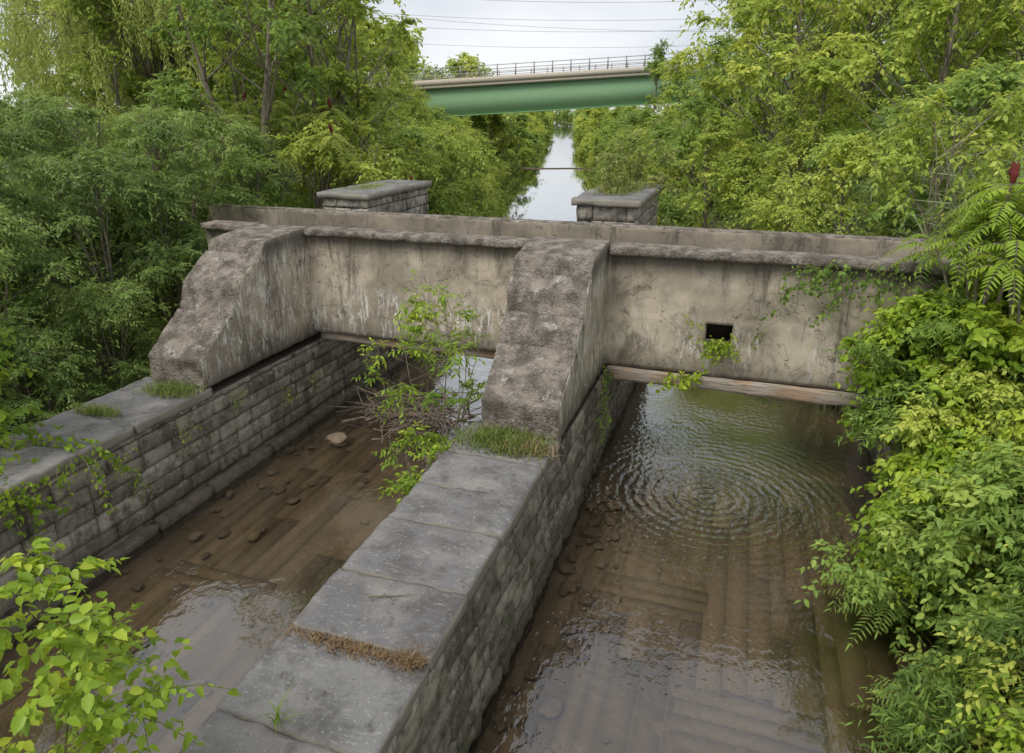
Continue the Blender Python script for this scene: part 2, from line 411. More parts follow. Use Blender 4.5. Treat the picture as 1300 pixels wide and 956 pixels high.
ZS=1.6
def stone_pier(x0,x1,y0,y1,joints,label,seed,near_drop=None,foot=True):
    e=obj('stone_pier',label=label,cat='stone pier',group='rock-faced stone piers')
    L=y1-y0
    A=Acc(); rock_face(A,(x1+.07,y0,-.3),(0,1,0),(1,0,0),L,ZS+.14,.235,.62,seed,.052,.04); obj('masonry',A.mesh('masonry',MAS),e)
    A=Acc(); rock_face(A,(x0-.07,y0,-.3),(0,1,0),(-1,0,0),L,ZS+.14,.235,.62,seed+1,.052,.04); obj('masonry',A.mesh('masonry',MAS),e)
    Vb,Fb=box(x0+.02,x1-.02,y0,y1,-.6,ZS-.15)
    obj('core',mesh_from('core',Vb,Fb,MORTAR),e)
    if foot:
        yk=y0; k=0
        while yk<y1:
            l=R.uniform(.9,1.6); o_=R.uniform(-.02,.03)
            Vf,Ff=rough_box(x1+.02,x1+.24+o_,yk+.01,min(yk+l,y1)-.01,-.5,.13+R.uniform(-.02,.02),.08,.02,2.5,.018,seed=seed+k,resv=(.07,.1,.1))
            obj('footing_stone',mesh_from('footing_stone',Vf,Ff,MAS),e); yk+=l; k+=1
    for i in range(len(joints)-1):
        dz=R.uniform(-.012,.012)
        zt=ZS+dz
        if near_drop and joints[i+1]<=near_drop: zt-=.06
        sk=R.uniform(-.025,.025); xm=(x0+x1)/2
        Vs,Fs=rough_box(x0-.03+R.uniform(-.02,.015),x1+.02+R.uniform(-.02,.02),joints[i]+.005,joints[i+1]-.005,zt-.165,zt,.045,.006,1.6,.011,
                        mapf=lambda x,y,z,sk=sk,xm=xm:(x,y+sk*(x-xm),z+sk*.4*(x-xm)),seed=i*3.1+seed)
        obj('coping_slab',mesh_from('coping_slab',Vs,Fs,SLAB),e)
    return e
J=[-2.2,-1.3,-.4,.5,1.35,2.1,2.95,3.82,4.60,5.5,6.25,7.05,7.85]
stone_pier(-3.22,-1.99,-6,17,J,'rock-faced stone pier with worn grey slabs between two water channels',21,3.9,False)
J2=[-2.2,-1.2,-.1,.9,1.8,2.7,3.7,4.6,5.5,6.4,7.85]
stone_pier(-8.85,-7.6,-6,17,J2,'rock-faced stone pier with slab top and creeping vines',41)
e=obj('abutment_wall',label='mossy stone abutment wall hidden behind dense bank shrubs',cat='wall')
A=Acc(); rock_face(A,(2.5,9.2,-.3),(0,1,0),(-1,0,0),7.8,2.0,.25,.65,77)
obj('masonry',A.mesh('masonry',MAS),e)
Vb,Fb=box(2.53,3.3,9.2,17,-.6,1.65); obj('core',mesh_from('core',Vb,Fb,MORTAR),e)

# ------------------------------------------------------------------ concrete dam
dam=obj('concrete_dam',label='weathered concrete sluice wall with sloping buttresses and stained panels',cat='dam')
prof_c=([7.70,7.80,8.66,8.70,9.06,9.11,9.44,9.50,10.2,10.75],[2.06,2.10,2.62,2.76,2.98,3.20,3.46,3.60,3.68,3.70])
prof_l=([7.70,7.76,8.58,8.64,8.70,9.40,9.46,10.2,10.75],[2.04,2.08,2.68,2.92,3.02,3.44,3.57,3.62,3.64])
def mk(x0a,x0b,x1,prof,cracks):
    def pm(x,y,z):
        t=(z-1.58)/1.0; top=float(np.interp(y,prof[0],prof[1]))
        if t>.95:
            for cy in cracks:
                if abs(y-cy-.02*noise.noise(Vector((x*4,cy,0))))<.026: top-=.12
        xl=x0a+(x0b-x0a)*(y-7.7)/3.05
        return (xl+(x1-xl)*(x+1.),y,1.58+t*(top-1.58))
    return pm
for k,(a_,b_,c_,pf,ck) in enumerate(((-3.04,-3.28,-1.98,prof_c,(8.60,9.00,9.40)),(-8.62,-8.78,-7.60,prof_l,(8.50,9.36)))):
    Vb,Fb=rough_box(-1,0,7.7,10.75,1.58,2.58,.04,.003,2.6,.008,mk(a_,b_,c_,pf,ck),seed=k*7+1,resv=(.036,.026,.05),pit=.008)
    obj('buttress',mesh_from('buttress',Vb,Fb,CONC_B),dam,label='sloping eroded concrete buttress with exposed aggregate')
def panel(x0,x1,hole=None,seed=0):
    res=.07
    xs=list(np.arange(x0,x1,res))+[x1]; zs=list(np.arange(1.64,3.5,res))+[3.5]
    if hole:
        hx0,hx1,hz0,hz1=hole
        xs=sorted([x for x in xs if min(abs(x-hx0),abs(x-hx1))>.02]+[hx0,hx0+.004,hx1-.004,hx1])
        zs=sorted([z for z in zs if min(abs(z-hz0),abs(z-hz1))>.02]+[hz0,hz0+.004,hz1-.004,hz1])
    ins=lambda x,z: hole and hx0+.002<x<hx1-.002 and hz0+.002<z<hz1-.002
    V=[]
    for z in zs:
        for x in xs:
            q=Vector((x,seed,z)); y=10.65+.022*noise.noise(q*1.1)+.008*noise.noise(q*6)
            y+=.010*(1 if z>2.55+.04*noise.noise(q*2) else 0)
            zz=z
            if z==1.64: zz+=.035*noise.noise(Vector((x*2.5,seed,1)))
            if ins(x,z): y=11.05
            V.append((x,y,zz))
    nx=len(xs); nz=len(zs)
    F=[(j*nx+i,j*nx+i+1,(j+1)*nx+i+1,(j+1)*nx+i) for j in range(nz-1) for i in range(nx-1)
       if not (hole and ins(xs[i],zs[j]) and ins(xs[i+1],zs[j+1]) )]
    base=len(V)
    for x in xs: V.append((x,11.05,1.64))
    F+=[(base+i,base+i+1,i+1,i) for i in range(nx-1)]
    bt=len(V)
    for x in xs: V.append((x,11.05,3.5))
    for i in range(nx-1):
        if hole and xs[i]>hx0-.001 and xs[i+1]<hx1+.001: continue
        F.append((base+i+1,base+i,bt+i,bt+i+1))
    obj('wall_panel',mesh_from('wall_panel',V,F,CONC_W),dam)
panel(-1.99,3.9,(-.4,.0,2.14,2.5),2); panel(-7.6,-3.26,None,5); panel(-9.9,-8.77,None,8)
def strip(name,x0,x1,y0,y1,z0,z1,mat,amp=.02,er=.03,seed=0,label=None):
    Vb,Fb=rough_box(x0,x1,y0,y1,z0,z1,.06,amp,2.4,er,seed=seed,resv=(.06,.06,.045))
    return obj(name,mesh_from(name,Vb,Fb,mat),dam,label=label)
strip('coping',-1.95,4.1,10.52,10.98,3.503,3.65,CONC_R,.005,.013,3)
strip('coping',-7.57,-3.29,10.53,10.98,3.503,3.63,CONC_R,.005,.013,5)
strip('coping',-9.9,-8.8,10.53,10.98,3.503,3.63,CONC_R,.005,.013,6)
Vb,Fb=box(-9.9,4.2,11.07,11.4,2.05,3.0); obj('ledge_with_light_block',mesh_from('ledge_with_light_block',Vb,Fb,MORTAR),dam)  # ledge carried down as an added dark plate, blocking light behind the drain opening
for (xa,xb) in ((-3.2,-2.0),(-8.85,-7.6),(2.55,4.2)):
    Vb,Fb=box(xa,xb,11.41,12.98,1.5,3.02); obj('cross_wall',mesh_from('cross_wall',Vb,Fb,CONC_P),dam)
strip('rear_parapet',-11.9,4.2,13.0,13.30,2.6,3.59,CONC_P,.006,.014,15)
for (xa,xb,ya,z0,z1,rz) in ((-1.93,2.45,10.60,1.39,1.62,.0),(-1.9,2.45,10.92,1.30,1.5,.0),(-7.55,-3.3,10.72,1.46,1.62,0.)):
    Vb,Fb=rough_box(xa,xb,ya,ya+.2,z0,z1,.1,.012,1.3,.012,seed=xa,resv=(.15,.1,.06))
    obj('timber_beam',mesh_from('timber_beam',Vb,Fb,WOODBEAM),dam)

def pedestal(x0,x1,y0,y1,h,label,seed):
    e=obj('stone_pedestal',label=label,cat='pedestal',group='stone pedestals behind the dam')
    z0=1.5
    for k,(o_,u_,n_,l_) in enumerate((((x0,y0,z0),(1,0,0),(0,-1,0),x1-x0),((x0,y1,z0),(1,0,0),(0,1,0),x1-x0),((x0,y0,z0),(0,1,0),(-1,0,0),y1-y0),((x1,y0,z0),(0,1,0),(1,0,0),y1-y0))):
        A=Acc(); rock_face(A,o_,u_,n_,l_,h,.26,.55,seed+k,.045); obj('masonry',A.mesh('masonry',MAS2),e)
    Vb,Fb=box(x0+.04,x1-.04,y0+.04,y1-.04,z0,z0+h-.01); obj('core',mesh_from('core',Vb,Fb,MORTAR),e)
    n=3; L=(y1-y0+.2)/n
    for i in range(n):
        ya=y0-.1+i*L
        Vb,Fb=rough_box(x0-.09,x1+.09,ya+.006,ya+L-.006,z0+h,z0+h+.15,.06,.010,2.,.014,seed=seed+i)
        obj('cap_slab',mesh_from('cap_slab',Vb,Fb,SLAB),e)
pedestal(-3.2,-2.0,13.48,16.8,2.38,'square stone pedestal with shrubs sprouting from its cap',51)
pedestal(-9.1,-7.95,13.48,16.6,2.30,'square stone pedestal with pale cap beside leafy shrubs',61)

# ------------------------------------------------------------------ plants
def gen_plant(seed,H,Rc,base,ncl,ntw,nlf,lL,lW,cr,leafm,barkm,droop=.2,detail=False,trunk_r=.12,nstem=1,twigs=True,flat=.75,lean=None):
    g=np.random.default_rng(seed)
    AB=Acc(); AL=Acc()
    stems=[]
    for k in range(nstem):
        ang=g.uniform(0,6.28); ln_=(lean if lean is not None else (.04 if nstem==1 else .35))*Rc
        n=7; t=np.linspace(0,1,n)
        top=np.array([math.cos(ang)*ln_,math.sin(ang)*ln_,H*g.uniform(.8,.92)])
        pts=np.outer(t,top)+np.cumsum(g.normal(0,.012*H,(n,3))*np.array([1,1,0]),axis=0)*t[:,None]
        pts[:,2]=t*top[2]
        if nstem>1: pts[:,:2]+=np.array([math.cos(ang),math.sin(ang)])*.06*Rc
        stems.append(pts)
        Vt,Ft=tube(pts,trunk_r*(1-.82*t)*(1 if nstem==1 else .6),7 if nstem==1 else 5); AB.add(Vt,Ft)
    h=g.beta(1.3,1.1,ncl)
    hz=base+(H-base)*h
    prof_=np.clip(np.sin(np.pi*np.clip(.12+.86*h,0,1))**.65,.12,1)
    rad=Rc*prof_*np.sqrt(g.uniform(.08,1,ncl)); az=g.uniform(0,2*np.pi,ncl)
    lob=1+.28*np.sin(az*3+seed)+.15*np.sin(az*5+seed*2)
    C=np.stack([rad*lob*np.cos(az),rad*lob*np.sin(az),hz-cr*.4],axis=1)
    ctint=g.normal(.46,.19,ncl)+.18*(h-.5)
    for i in range(ncl):
        st=stems[int(g.integers(len(stems)))]
        hgt=max(0.,C[i,2]-rad[i]*.6-.1*H)
        k=min(hgt/st[-1,2],.97)*(len(st)-1); k0=int(k); s0=st[k0]+(st[min(k0+1,len(st)-1)]-st[k0])*(k-k0)
        mid=(s0+C[i])/2+np.array([0,0,.06*H])*g.uniform(-.2,1)+g.normal(0,.03*H,3)
        tt=np.linspace(0,1,5)[:,None]
        pts=(1-tt)**2*s0+2*tt*(1-tt)*mid+tt**2*C[i]
        r0=trunk_r*.30*(1-.5*h[i]); Vt,Ft=tube(pts,np.linspace(r0,r0*.22,5),4); AB.add(Vt,Ft)
    T=ncl*ntw
    ci=np.repeat(np.arange(ncl),ntw)
    d=unit(g.normal(0,1,(T,3))+np.array([0,0,.25])+.5*unit(C[ci]*np.array([1,1,.0])+1e-6))
    ln=cr*g.uniform(.5,1.25,T)*g.choice([.8,1,1,1.45],T)
    crs=(g.uniform(.6,1.3,ncl))[ci]
    ln=ln*crs
    d[:,2]*=flat; start=C[ci]+d*ln[:,None]*.1
    end=C[ci]+d*ln[:,None]; end[:,2]-=droop*ln
    if twigs:
        sel=g.choice(T,min(T,int(T*.25)),replace=False)
        for q in sel:
            m=(start[q]+end[q])/2; m[2]+=droop*ln[q]*.25
            Vt,Ft=tube([C[ci[q]],m,end[q]],[trunk_r*.06+.004,trunk_r*.04+.003,.002],3); AB.add(Vt,Ft)
    M=T*nlf; ti=np.repeat(np.arange(T),nlf); f=np.tile(np.linspace(.22,1.,nlf),T)+g.normal(0,.04,M)
    P=start[ti]+(end-start)[ti]*f[:,None]; P[:,2]+=droop*ln[ti]*.9*(f*(1-f))
    side=np.where(np.tile(np.arange(nlf)%2,T)==0,1.,-1.)[:,None]
    td=unit((end-start)[ti]); sd=unit(np.cross(td,np.array([0,0,1.]))+1e-4)
    D=td*.7+sd*side*.9+g.normal(0,.35,(M,3))+np.array([0,0,-.25-droop*.6])
    N=np.array([0,0,1.])+g.normal(0,.42,(M,3))+.35*unit(P-np.array([0,0,(base+H)/2]))
    P=P+g.normal(0,.12*lL,(M,3))
    Ls=lL*g.uniform(.6,1.25,M)
    Vl,Fl,k=leaf_geo(P,D,N,Ls,Ls*(lW/lL),detail)
    tint=np.clip(ctint[ci][ti]+g.normal(0,.13,M),0,1)
    yel=g.uniform(0,1,M)<.03; tint[yel]=1.
    AL.add(Vl,Fl,np.repeat(tint,k))
    return AB.mesh('stem',barkm,True),AL.mesh('foliage',leafm)

def gen_willow(seed,H,Rc):
    g=np.random.default_rng(seed); AB=Acc(); AL=Acc()
    t=np.linspace(0,1,7); pts=np.outer(t,[.3,.2,H*.8]); Vt,Ft=tube(pts,.3*(1-.8*t),7); AB.add(Vt,Ft)
    for i in range(150):
        az=g.uniform(0,6.28); rr=Rc*math.sqrt(g.uniform(.02,1)); z=H*(1-.35*(rr/Rc)**2)*g.uniform(.7,1.0)
        top=np.array([rr*math.cos(az),rr*math.sin(az),z]); s0=pts[int(g.integers(3,7))]
        m=(s0+top)/2+np.array([0,0,.8]); tt=np.linspace(0,1,5)[:,None]
        Vt,Ft=tube((1-tt)**2*s0+2*tt*(1-tt)*m+tt**2*top,np.linspace(.05,.012,5),3); AB.add(Vt,Ft)
        ct=g.normal(.5,.18)
        for k in range(6):
            L=g.uniform(1.2,3.6); o=top+g.normal(0,.28,3); n=int(L*13)
            f=np.linspace(0,1,n)[:,None]; sw=g.normal(0,.12,2)
            P=o+np.hstack([f*sw[0]+.15*np.cos(az)*np.sqrt(f),f*sw[1]+.15*np.sin(az)*np.sqrt(f),-L*f])+g.normal(0,.03,(n,3))
            D=np.array([0,0,-1.])+g.normal(0,.45,(n,3)); N=g.normal(0,1,(n,3))
            Vl,Fl,q=leaf_geo(P,D,N,g.uniform(.16,.30,n),.065); AL.add(Vl,Fl,np.clip(ct+g.normal(0,.12,n),0,1))
    return AB.mesh('trunk',BARK,True),AL.mesh('crown',L_WILLOW)

def frond(A,AB,base,d,length,droop,npair,lL,lW,g,tint,stem_r=.006):
    d=unit(np.asarray(d,float)); t=np.linspace(0,1,npair+2)
    pts=np.asarray(base)+np.outer(t,d)*length; pts[:,2]-=droop*length*t**2
    Vt,Ft=tube(pts,np.linspace(stem_r,stem_r*.3,len(t)),3); AB.add(Vt,Ft)
    T=np.gradient(pts,axis=0); T=unit(T); S=unit(np.cross(T,np.array([0,0,1.]))); U=np.cross(S,T)
    idx=np.arange(1,npair+2)
    prof_=np.sin(np.pi*np.clip(.15+.8*t[idx],0,1))**.6
    for sgn in (1,-1):
        P=pts[idx]; D=S[idx]*sgn+T[idx]*.35-np.array([0,0,.25])+g.normal(0,.08,(len(idx),3))
        N=U[idx]+g.normal(0,.15,(len(idx),3))
        Vl,Fl,k=leaf_geo(P,D,N,lL*prof_,lW*prof_,True); A.add(Vl,Fl,np.clip(tint+g.normal(0,.08,len(idx)*k),0,1))
    Vl,Fl,k=leaf_geo(pts[-1:],T[-1:],U[-1:],lL*.8,lW*.8,True); A.add(Vl,Fl,tint)

FRUIT=simple('sumac_fruit_red',(.13,.024,.018))
def gen_sumac(seed,H,nst,fl,lL,lW,spread,nf=11,nfruit=3,npair=10,lmat=None,fr_r=.034):
    g=np.random.default_rng(seed); AB=Acc(); AL=Acc(); FR=[]
    for k in range(nst):
        az=g.uniform(0,6.28); hh=H*g.uniform(.6,1.); rr=spread*math.sqrt(g.uniform(0,1))
        t=np.linspace(0,1,6); top=np.array([rr*math.cos(az),rr*math.sin(az),hh])
        pts=np.outer(t,top); pts[:,:2]*=(t**.7)[:,None]; pts[:,:2]+=g.normal(0,.03,(6,2))*t[:,None]
        Vt,Ft=tube(pts,.03*(1-.6*t),5); AB.add(Vt,Ft); top=pts[-1]
        for i in range(nf):
            a=i*2.4+g.uniform(-.3,.3); el=g.uniform(.0,.9)
            frond(AL,AB,top-np.array([0,0,.06*i*fl*.7]),(math.cos(a),math.sin(a),el),fl*g.uniform(.7,1.1),g.uniform(.5,.95),npair,lL,lW,g,np.clip(g.normal(.55,.16),0,1))
        if k<nfruit:
            n=11; tt=np.linspace(0,1,n); Vt,Ft=tube(top+np.outer(tt,[.04,.02,.19]),fr_r*np.sin(np.pi*np.clip(tt*.85+.12,0,1))**.7,8)
            Vt=Vt+g.normal(0,.006,Vt.shape); A_=Acc(); A_.add(Vt,Ft); FR.append(A_.mesh('fruit_cone',FRUIT))
    return (AB.mesh('stem',BARK,True),AL.mesh('foliage',lmat or L_BRIGHT))+tuple(FR)

def place(meshes,name,parts,loc,scale,rz,label,cat,group,sz=None):
    e=obj(name,loc=loc,label=label,cat=cat,group=group,rot=(0,0,rz),scale=(scale,scale,scale*(sz or 1)))
    for i,m in enumerate(meshes):
        obj(parts[min(i,len(parts)-1)],m,e)
    return e

TB=[gen_plant(100+i,10,3.3,1.4,52,16,12,.22,.115,1.0,[L_BRIGHT,L_MID,L_BRIGHT,L_MID][i],BARK,.3,False,.17) for i in range(4)]
TT=[gen_plant(120+i,12,2.1,1.5,42,15,12,.22,.125,.82,[L_MID,L_BRIGHT][i],BARK,.2,False,.16) for i in range(2)]
TS=[gen_plant(130+i,12,2.9,3.4,38,15,12,.20,.11,.9,[L_MID,L_BRIGHT][i],BARK,.25,False,.17,3,lean=.7) for i in range(2)]
SB=[gen_plant(140+i,4,2.0,.1,50,16,11,.135,.07,.62,[L_BRIGHT,L_BRIGHT,L_MID][i],BARK,.3,False,.07,4) for i in range(3)]
SD=[gen_plant(160+i,4,2.1,.0,56,18,14,.14,.044,.62,L_DARK,BARK,.35,False,.07,5) for i in range(2)]
FAR=[gen_plant(180+i,12,4.2,.4,44,14,9,.55,.36,1.7,[L_MID,L_BRIGHT][i],BARK,.3,False,.2,1,False) for i in range(2)]
WL=gen_willow(3,12,5.)
SU=[gen_sumac(200+i,2.8,9,.65,.14,.036,1.3,nfruit=5,fr_r=.045) for i in range(2)]
SN=gen_sumac(210,3.0,8,.62,.13,.032,.9,12,4,12,L_NEAR,.036)

def at(bdeg,d):
    ph=TH-math.radians(bdeg); return -d*math.sin(ph), d*math.cos(ph)
G_T='trees lining the canal banks'; G_S='shrubs lining the canal banks'
def elev(v):
    bb=(433-v)/867; return (-.316+.949*bb)/(.949+.316*bb)
NEARU=[-150,30,60,100,455,485,545,565,585,680,735,750,830,848,875,900,1450]
NEARV=[95,95,60,-150,-150,40,95,125,150,175,215,160,118,70,40,-120,-220]
LOWU=[-150,240,300,560,600,850,1000,1080,1300]
LOWV=[155,155,120,110,160,200,170,80,0]
FARU =[-150,15,35,60,90,455,480,520,560,600,625,650,700,745,790,812,835,860,900,1450]
FARV =[100,100,90,50,-100,-100,-20,35,60,45,55,90,115,141,141,128,60,35,60,-120]
def envv(b,halfang,near,d):
    vs=[]
    for bb in (b-halfang,b-halfang*.5,b,b+halfang*.5,b+halfang):
        u=650+913.6*math.tan(math.radians(bb)); v_=float(np.interp(u,NEARU if near else FARU,NEARV if near else FARV))
        if d<23.5: v_=max(v_,float(np.interp(u,LOWU,LOWV)))
        if d<42 and 780<u<925: v_=max(v_,95)
        if d<30 and 924<u<1010: v_=max(v_,60)
        vs.append(v_)
    return max(vs)
rr=random.Random(5)
for d in (16.5,19,22,26,31,37,44,52,76,90,110):
    near=d<58
    step=math.degrees({16.5:.14,19:.14,22:.13,26:.125,31:.12,37:.11,44:.10,52:.10}.get(d,.085))
    bd=-38+rr.random()*step
    lim=38 if d<80 else 24
    while bd<38:
        b0=bd+rr.uniform(-.3,.3)*step; bd+=step
        if abs(b0)>lim: continue
        dd=d*rr.uniform(.94,1.07)
        x,y=at(b0,dd)
        if y<14.6 and x>-12.5: continue
        if y<18 and -10<x<1.5: continue
        if d<21 and 9<b0<22: continue
        cl=clearance(x,y)
        if cl<.7: continue
        gz=ground_z(x,y)
        v0=envv(b0,math.degrees(1.2/dd) if near else 1.2,near,dd)
        dv=rr.uniform(0,80 if d>25 else 50)
        if abs(b0+2)<8: dv*=.3
        H=CAMZ+dd*math.cos(math.radians(b0))*elev(v0+dv)-gz
        if H<1.4: continue
        if d>70:
            H=min(H,22); H=max(H,4); m=rr.choice(FAR); s=H/12;
            if s*4.2>cl+1: s=(cl+1)/4.2
            place(m,'leafy_tree',('trunk','crown'),(x,y,gz-.3),s,rr.uniform(0,6.28),'distant leafy green tree on the canal bank','tree',G_T,min(1.5,H/12/s))
            continue
        if H<5.2:
            H=max(H,2.0)
            dark=(b0<-25 and d<20) or rr.random()<.06
            m=rr.choice(SD) if dark else rr.choice(SB)
            s=H/4;
            if s*2.2>cl+.8: s=(cl+.8)/2.2
            place(m,'leafy_shrub',('stem','foliage'),(x,y,gz-.1),s,rr.uniform(0,6.28),'dense dark green shrub on the canal bank' if dark else 'bright yellow-green leafy shrub on the canal bank','shrub',G_S,min(1.6,H/4/s))
        else:
            H=min(H,15.)
            tall=rr.random()<.3
            m=rr.choice(TT) if tall else rr.choice(TB)
            h0=12 if tall else 10
            s=max(H/h0,.5);
            if s*3.3>cl+1.6: s=max((cl+1.6)/3.3,.4)
            place(m,'leafy_tree',('trunk','crown'),(x,y,gz-.1),s,rr.uniform(0,6.28),'slender tall leafy tree on the canal bank' if tall else 'yellow-green broadleaf tree on the canal bank','tree',G_T,min(1.8,H/h0/s))
for (bb_,d_,H_,k_) in ((-20.5,22,10.5,0),(-15.5,24,11.,1),(-12.2,26,10.,1)):
    x,y=at(bb_,d_); gz=ground_z(x,y); place(TS[k_],'leafy_tree',('trunk','crown'),(x,y,gz-.1),H_/12,bb_,'open crowned leafy tree with bare leaning grey trunks','tree',G_T)
y=23.
while y<640:
    for sd in (-1,1):
        for off in ((.7,3.2) if y<120 else (1.4,7.,)):
            if sd>0 and y<30 and off<1: continue
            yy_=y+rr.uniform(-.6,.6); x=float(cx(yy_))+sd*(float(hw(yy_,sd))+off*rr.uniform(.3,1.8)); gz=ground_z(x,yy_)
            dep=math.hypot(x,yy_)
            vt=rr.uniform(140,175) if y<60 else rr.uniform(126,150)
            H=max(CAMZ+dep*elev(vt)-gz,1.8)
            if off<1: H=min(H,rr.uniform(1.8,3.6))
            if y<75:
                m=rr.choice(SB); s=min(H/4,1.2)
                if off<1: s=min(s,rr.uniform(.5,.85))
                place(m,'leafy_shrub',('stem','foliage'),(x,yy_,gz-.2),s,rr.uniform(0,6.28),'bright yellow-green leafy shrub on the canal bank','shrub',G_S,min(1.5,H/4/s))
            else:
                m=rr.choice(FAR); s=max(H,4)/12
                if s*4.2>off+1.8: s=(off+1.8)/4.2
                s*=rr.uniform(.7,1.35)
                place(m,'leafy_tree',('trunk','crown'),(x,yy_,gz-.2),s,rr.uniform(0,6.28),'distant leafy green tree on the canal bank','tree',G_T,min(1.6,max(H,4)/12/s))
    y+=2.1 if y<60 else (5 if y<140 else (12 if y<300 else 26))
for i in range(34):
    x=float(cx(500))+(i-17)*6+rr.uniform(-2,2); place(rr.choice(FAR),'leafy_tree',('trunk','crown'),(x,rr.uniform(470,520),.0),rr.uniform(.7,1.1),rr.uniform(0,6),'distant leafy green tree closing the canal view','tree',G_T)
for (bb_,d_,H_,m_) in ((11.2,50,9.5,TT[0]),(12.6,47,8.6,TT[1]),(-8.6,54,9.0,TT[1]),(-9.8,50,10.0,TB[2]),(-7.2,50,6.0,TB[1]),(-5.9,51,5.2,TB[3])):
    x,y=at(bb_,d_); gz=ground_z(x,y); place(m_,'leafy_tree',('trunk','crown'),(x,y,gz),.55 if H_<7 else .62,1.+bb_,'slender leafy tree standing before the bridge end','tree',G_T,H_/12/(.5 if H_<7 else .62))

x,y=at(-26.5,30); place(WL,'willow_tree',('trunk','crown'),(x,y,ground_z(x,y)),.82,0.4,'weeping willow with drooping yellow-green strands behind shrubs','tree',None)
x,y=at(-24,36); place(WL,'willow_tree',('trunk','crown'),(x,y,ground_z(x,y)),.9,2.4,'weeping willow with drooping yellow-green strands behind shrubs','tree',None)
for (x,y,H) in ((-11.2,7.2,2.4),(-11.6,9.8,2.7),(-12.3,12.6,3.0),(-13.6,11.2,2.8),(-14.2,14.4,2.8),(-12.9,8.6,2.6),(-13.2,15.6,2.6),(-15.6,12.2,3.0),(-10.9,5.4,2.2),(-12.4,6.2,2.6),(-10.3,7.0,1.8),(-10.4,8.6,2.0),(-10.6,10.2,2.0),(-10.4,5.0,1.8),(-10.3,3.6,1.6),(-11.6,11.2,2.2)):
    z=ground_z(x,y); place(R.choice(SD),'leafy_shrub',('stem','foliage'),(x,y,z-.2),H/4*1.1,R.uniform(0,6),'dense dark green narrow-leaved shrub beside the stone pier','shrub','dark shrubs beside the pier')
for (x,y,s) in ((-12.0,17.6,1.15),(-10.9,19.0,1.2),(-13.2,19.6,1.35),(-10.4,18.2,1.0),(-14.2,18.0,1.35)):
    place(SU[R.randrange(2)],'sumac_shrub',('stem','foliage','fruit_cone'),(x,y,max(ground_z(x,y),1.2)),s,R.uniform(0,6),'sumac shrub with feathery leaves and dark red fruit cones','shrub','sumac shrubs on the bank')

SR=[gen_plant(300+i,2.6,1.25,.0,58,16,11,[.078,.085,.07,.12,.12][i],[.046,.05,.045,.030,.085][i],.42,[L_BRIGHT,L_MID,L_NEAR,L_MID,L_NEAR][i],STEMG,.25,True,.03,6) for i in range(5)]
for i_,(x,y,s) in enumerate(((3.0,4.6,.85),(3.4,5.6,1.0),(2.95,6.6,.9),(3.9,6.9,1.1),(3.1,7.8,.95),(3.0,8.9,.9),(3.9,8.4,1.05),(2.9,9.9,.9),(3.5,10.0,1.0),(4.9,7.6,1.1),(4.8,9.8,1.0),(3.2,3.4,.9),(4.2,4.6,1.0),(4.4,5.7,1.1),(4.6,11.4,.9),(5.6,9.0,1.1),(2.75,5.6,.75),(2.7,7.3,.75),(2.7,8.4,.75),(2.8,4.2,.75),(2.9,2.8,.75),(2.7,9.5,1.0),(3.4,2.2,.9),(2.6,10.0,.9))):
    gz=ground_z(x,y); gz=max(gz,1.6) if 2.5<x<3.3 and y>9.2 else gz
    zmax=3.95 if x>3.2 else 2.9+(.6 if y>9 else 0)
    s=min(s,max((zmax-gz)/2.6,.42))
    place(SR[(i_*3)%5],'leafy_shrub',('stem','foliage'),(x,y,gz-.08),s*1.05,R.uniform(0,6),'bushy bright green shrub spilling over the canal bank','shrub','shrubs spilling over the near bank',max(1.,min(1.25,(zmax-gz)/2.6/s)))
for (x,y,top,rz) in ((2.95,9.75,4.95,.3),(3.4,9.5,5.25,2.),(3.7,10.0,5.1,4.)):
    gz=max(ground_z(x,y),1.6); place(SN,'sumac_shrub',('stem','foliage','fruit_cone'),(x,y,gz-.03),1.0,rz,'sumac shrub with long drooping leaves and red cones','shrub','sumac shrubs on the bank',max(.8,(top-gz)/3.))
A=Acc(); AB=Acc(); g=np.random.default_rng(9)
for i in range(14):
    a=math.radians(g.uniform(120,250)); frond(A,AB,(0,0,g.uniform(0,.3)),(math.cos(a),math.sin(a),g.uniform(.1,.8)),g.uniform(.7,1.1),g.uniform(.3,.6),14,.14,.03,g,.5)
for k_,(fx,fy,fz) in enumerate(((2.1,7.6,.1),(2.2,5.9,.1))):
    if k_==0: FM=(AB.mesh('stem',STEMG),A.mesh('foliage',L_MID))
    place(FM,'fern_plant',('stem','foliage'),(fx,fy,fz),1.-.2*k_,.0,'feathery green fern fronds reaching over shallow water','plant','ferns on the near bank')

sap=gen_plant(400,3.4,.95,1.3,34,7,9,.088,.036,.32,L_NEAR,BARK,.25,True,.026,4,lean=.6,flat=.9)
place(sap,'sapling',('stem','foliage'),(-4.05,8.5,-.1),1.0,.5,'leafy lime green sapling growing from water beside the pier','sapling',None)
sap2=gen_plant(401,1.7,.55,.4,20,7,9,.085,.036,.27,L_NEAR,BARK,.25,True,.02,4,lean=.6,flat=.9)
place(sap2,'sapling',('stem','foliage'),(-3.9,7.5,-.05),1.0,.5,'low lime green sapling leaning over shallow water','sapling',None)
fg=gen_plant(402,2.0,.80,.2,46,6,8,.074,.054,.32,L_NEAR,STEMG,.35,True,.016,6)
place(fg,'leafy_shrub',('stem','foliage'),(-3.4,1.8,1.5),1.0,1.5,'broad-leaved lime green shrub growing on the stone pier','shrub',None)
sp3=gen_plant(403,3.1,.65,.2,34,6,8,.11,.07,.34,L_NEAR,STEMG,.3,True,.02,5)
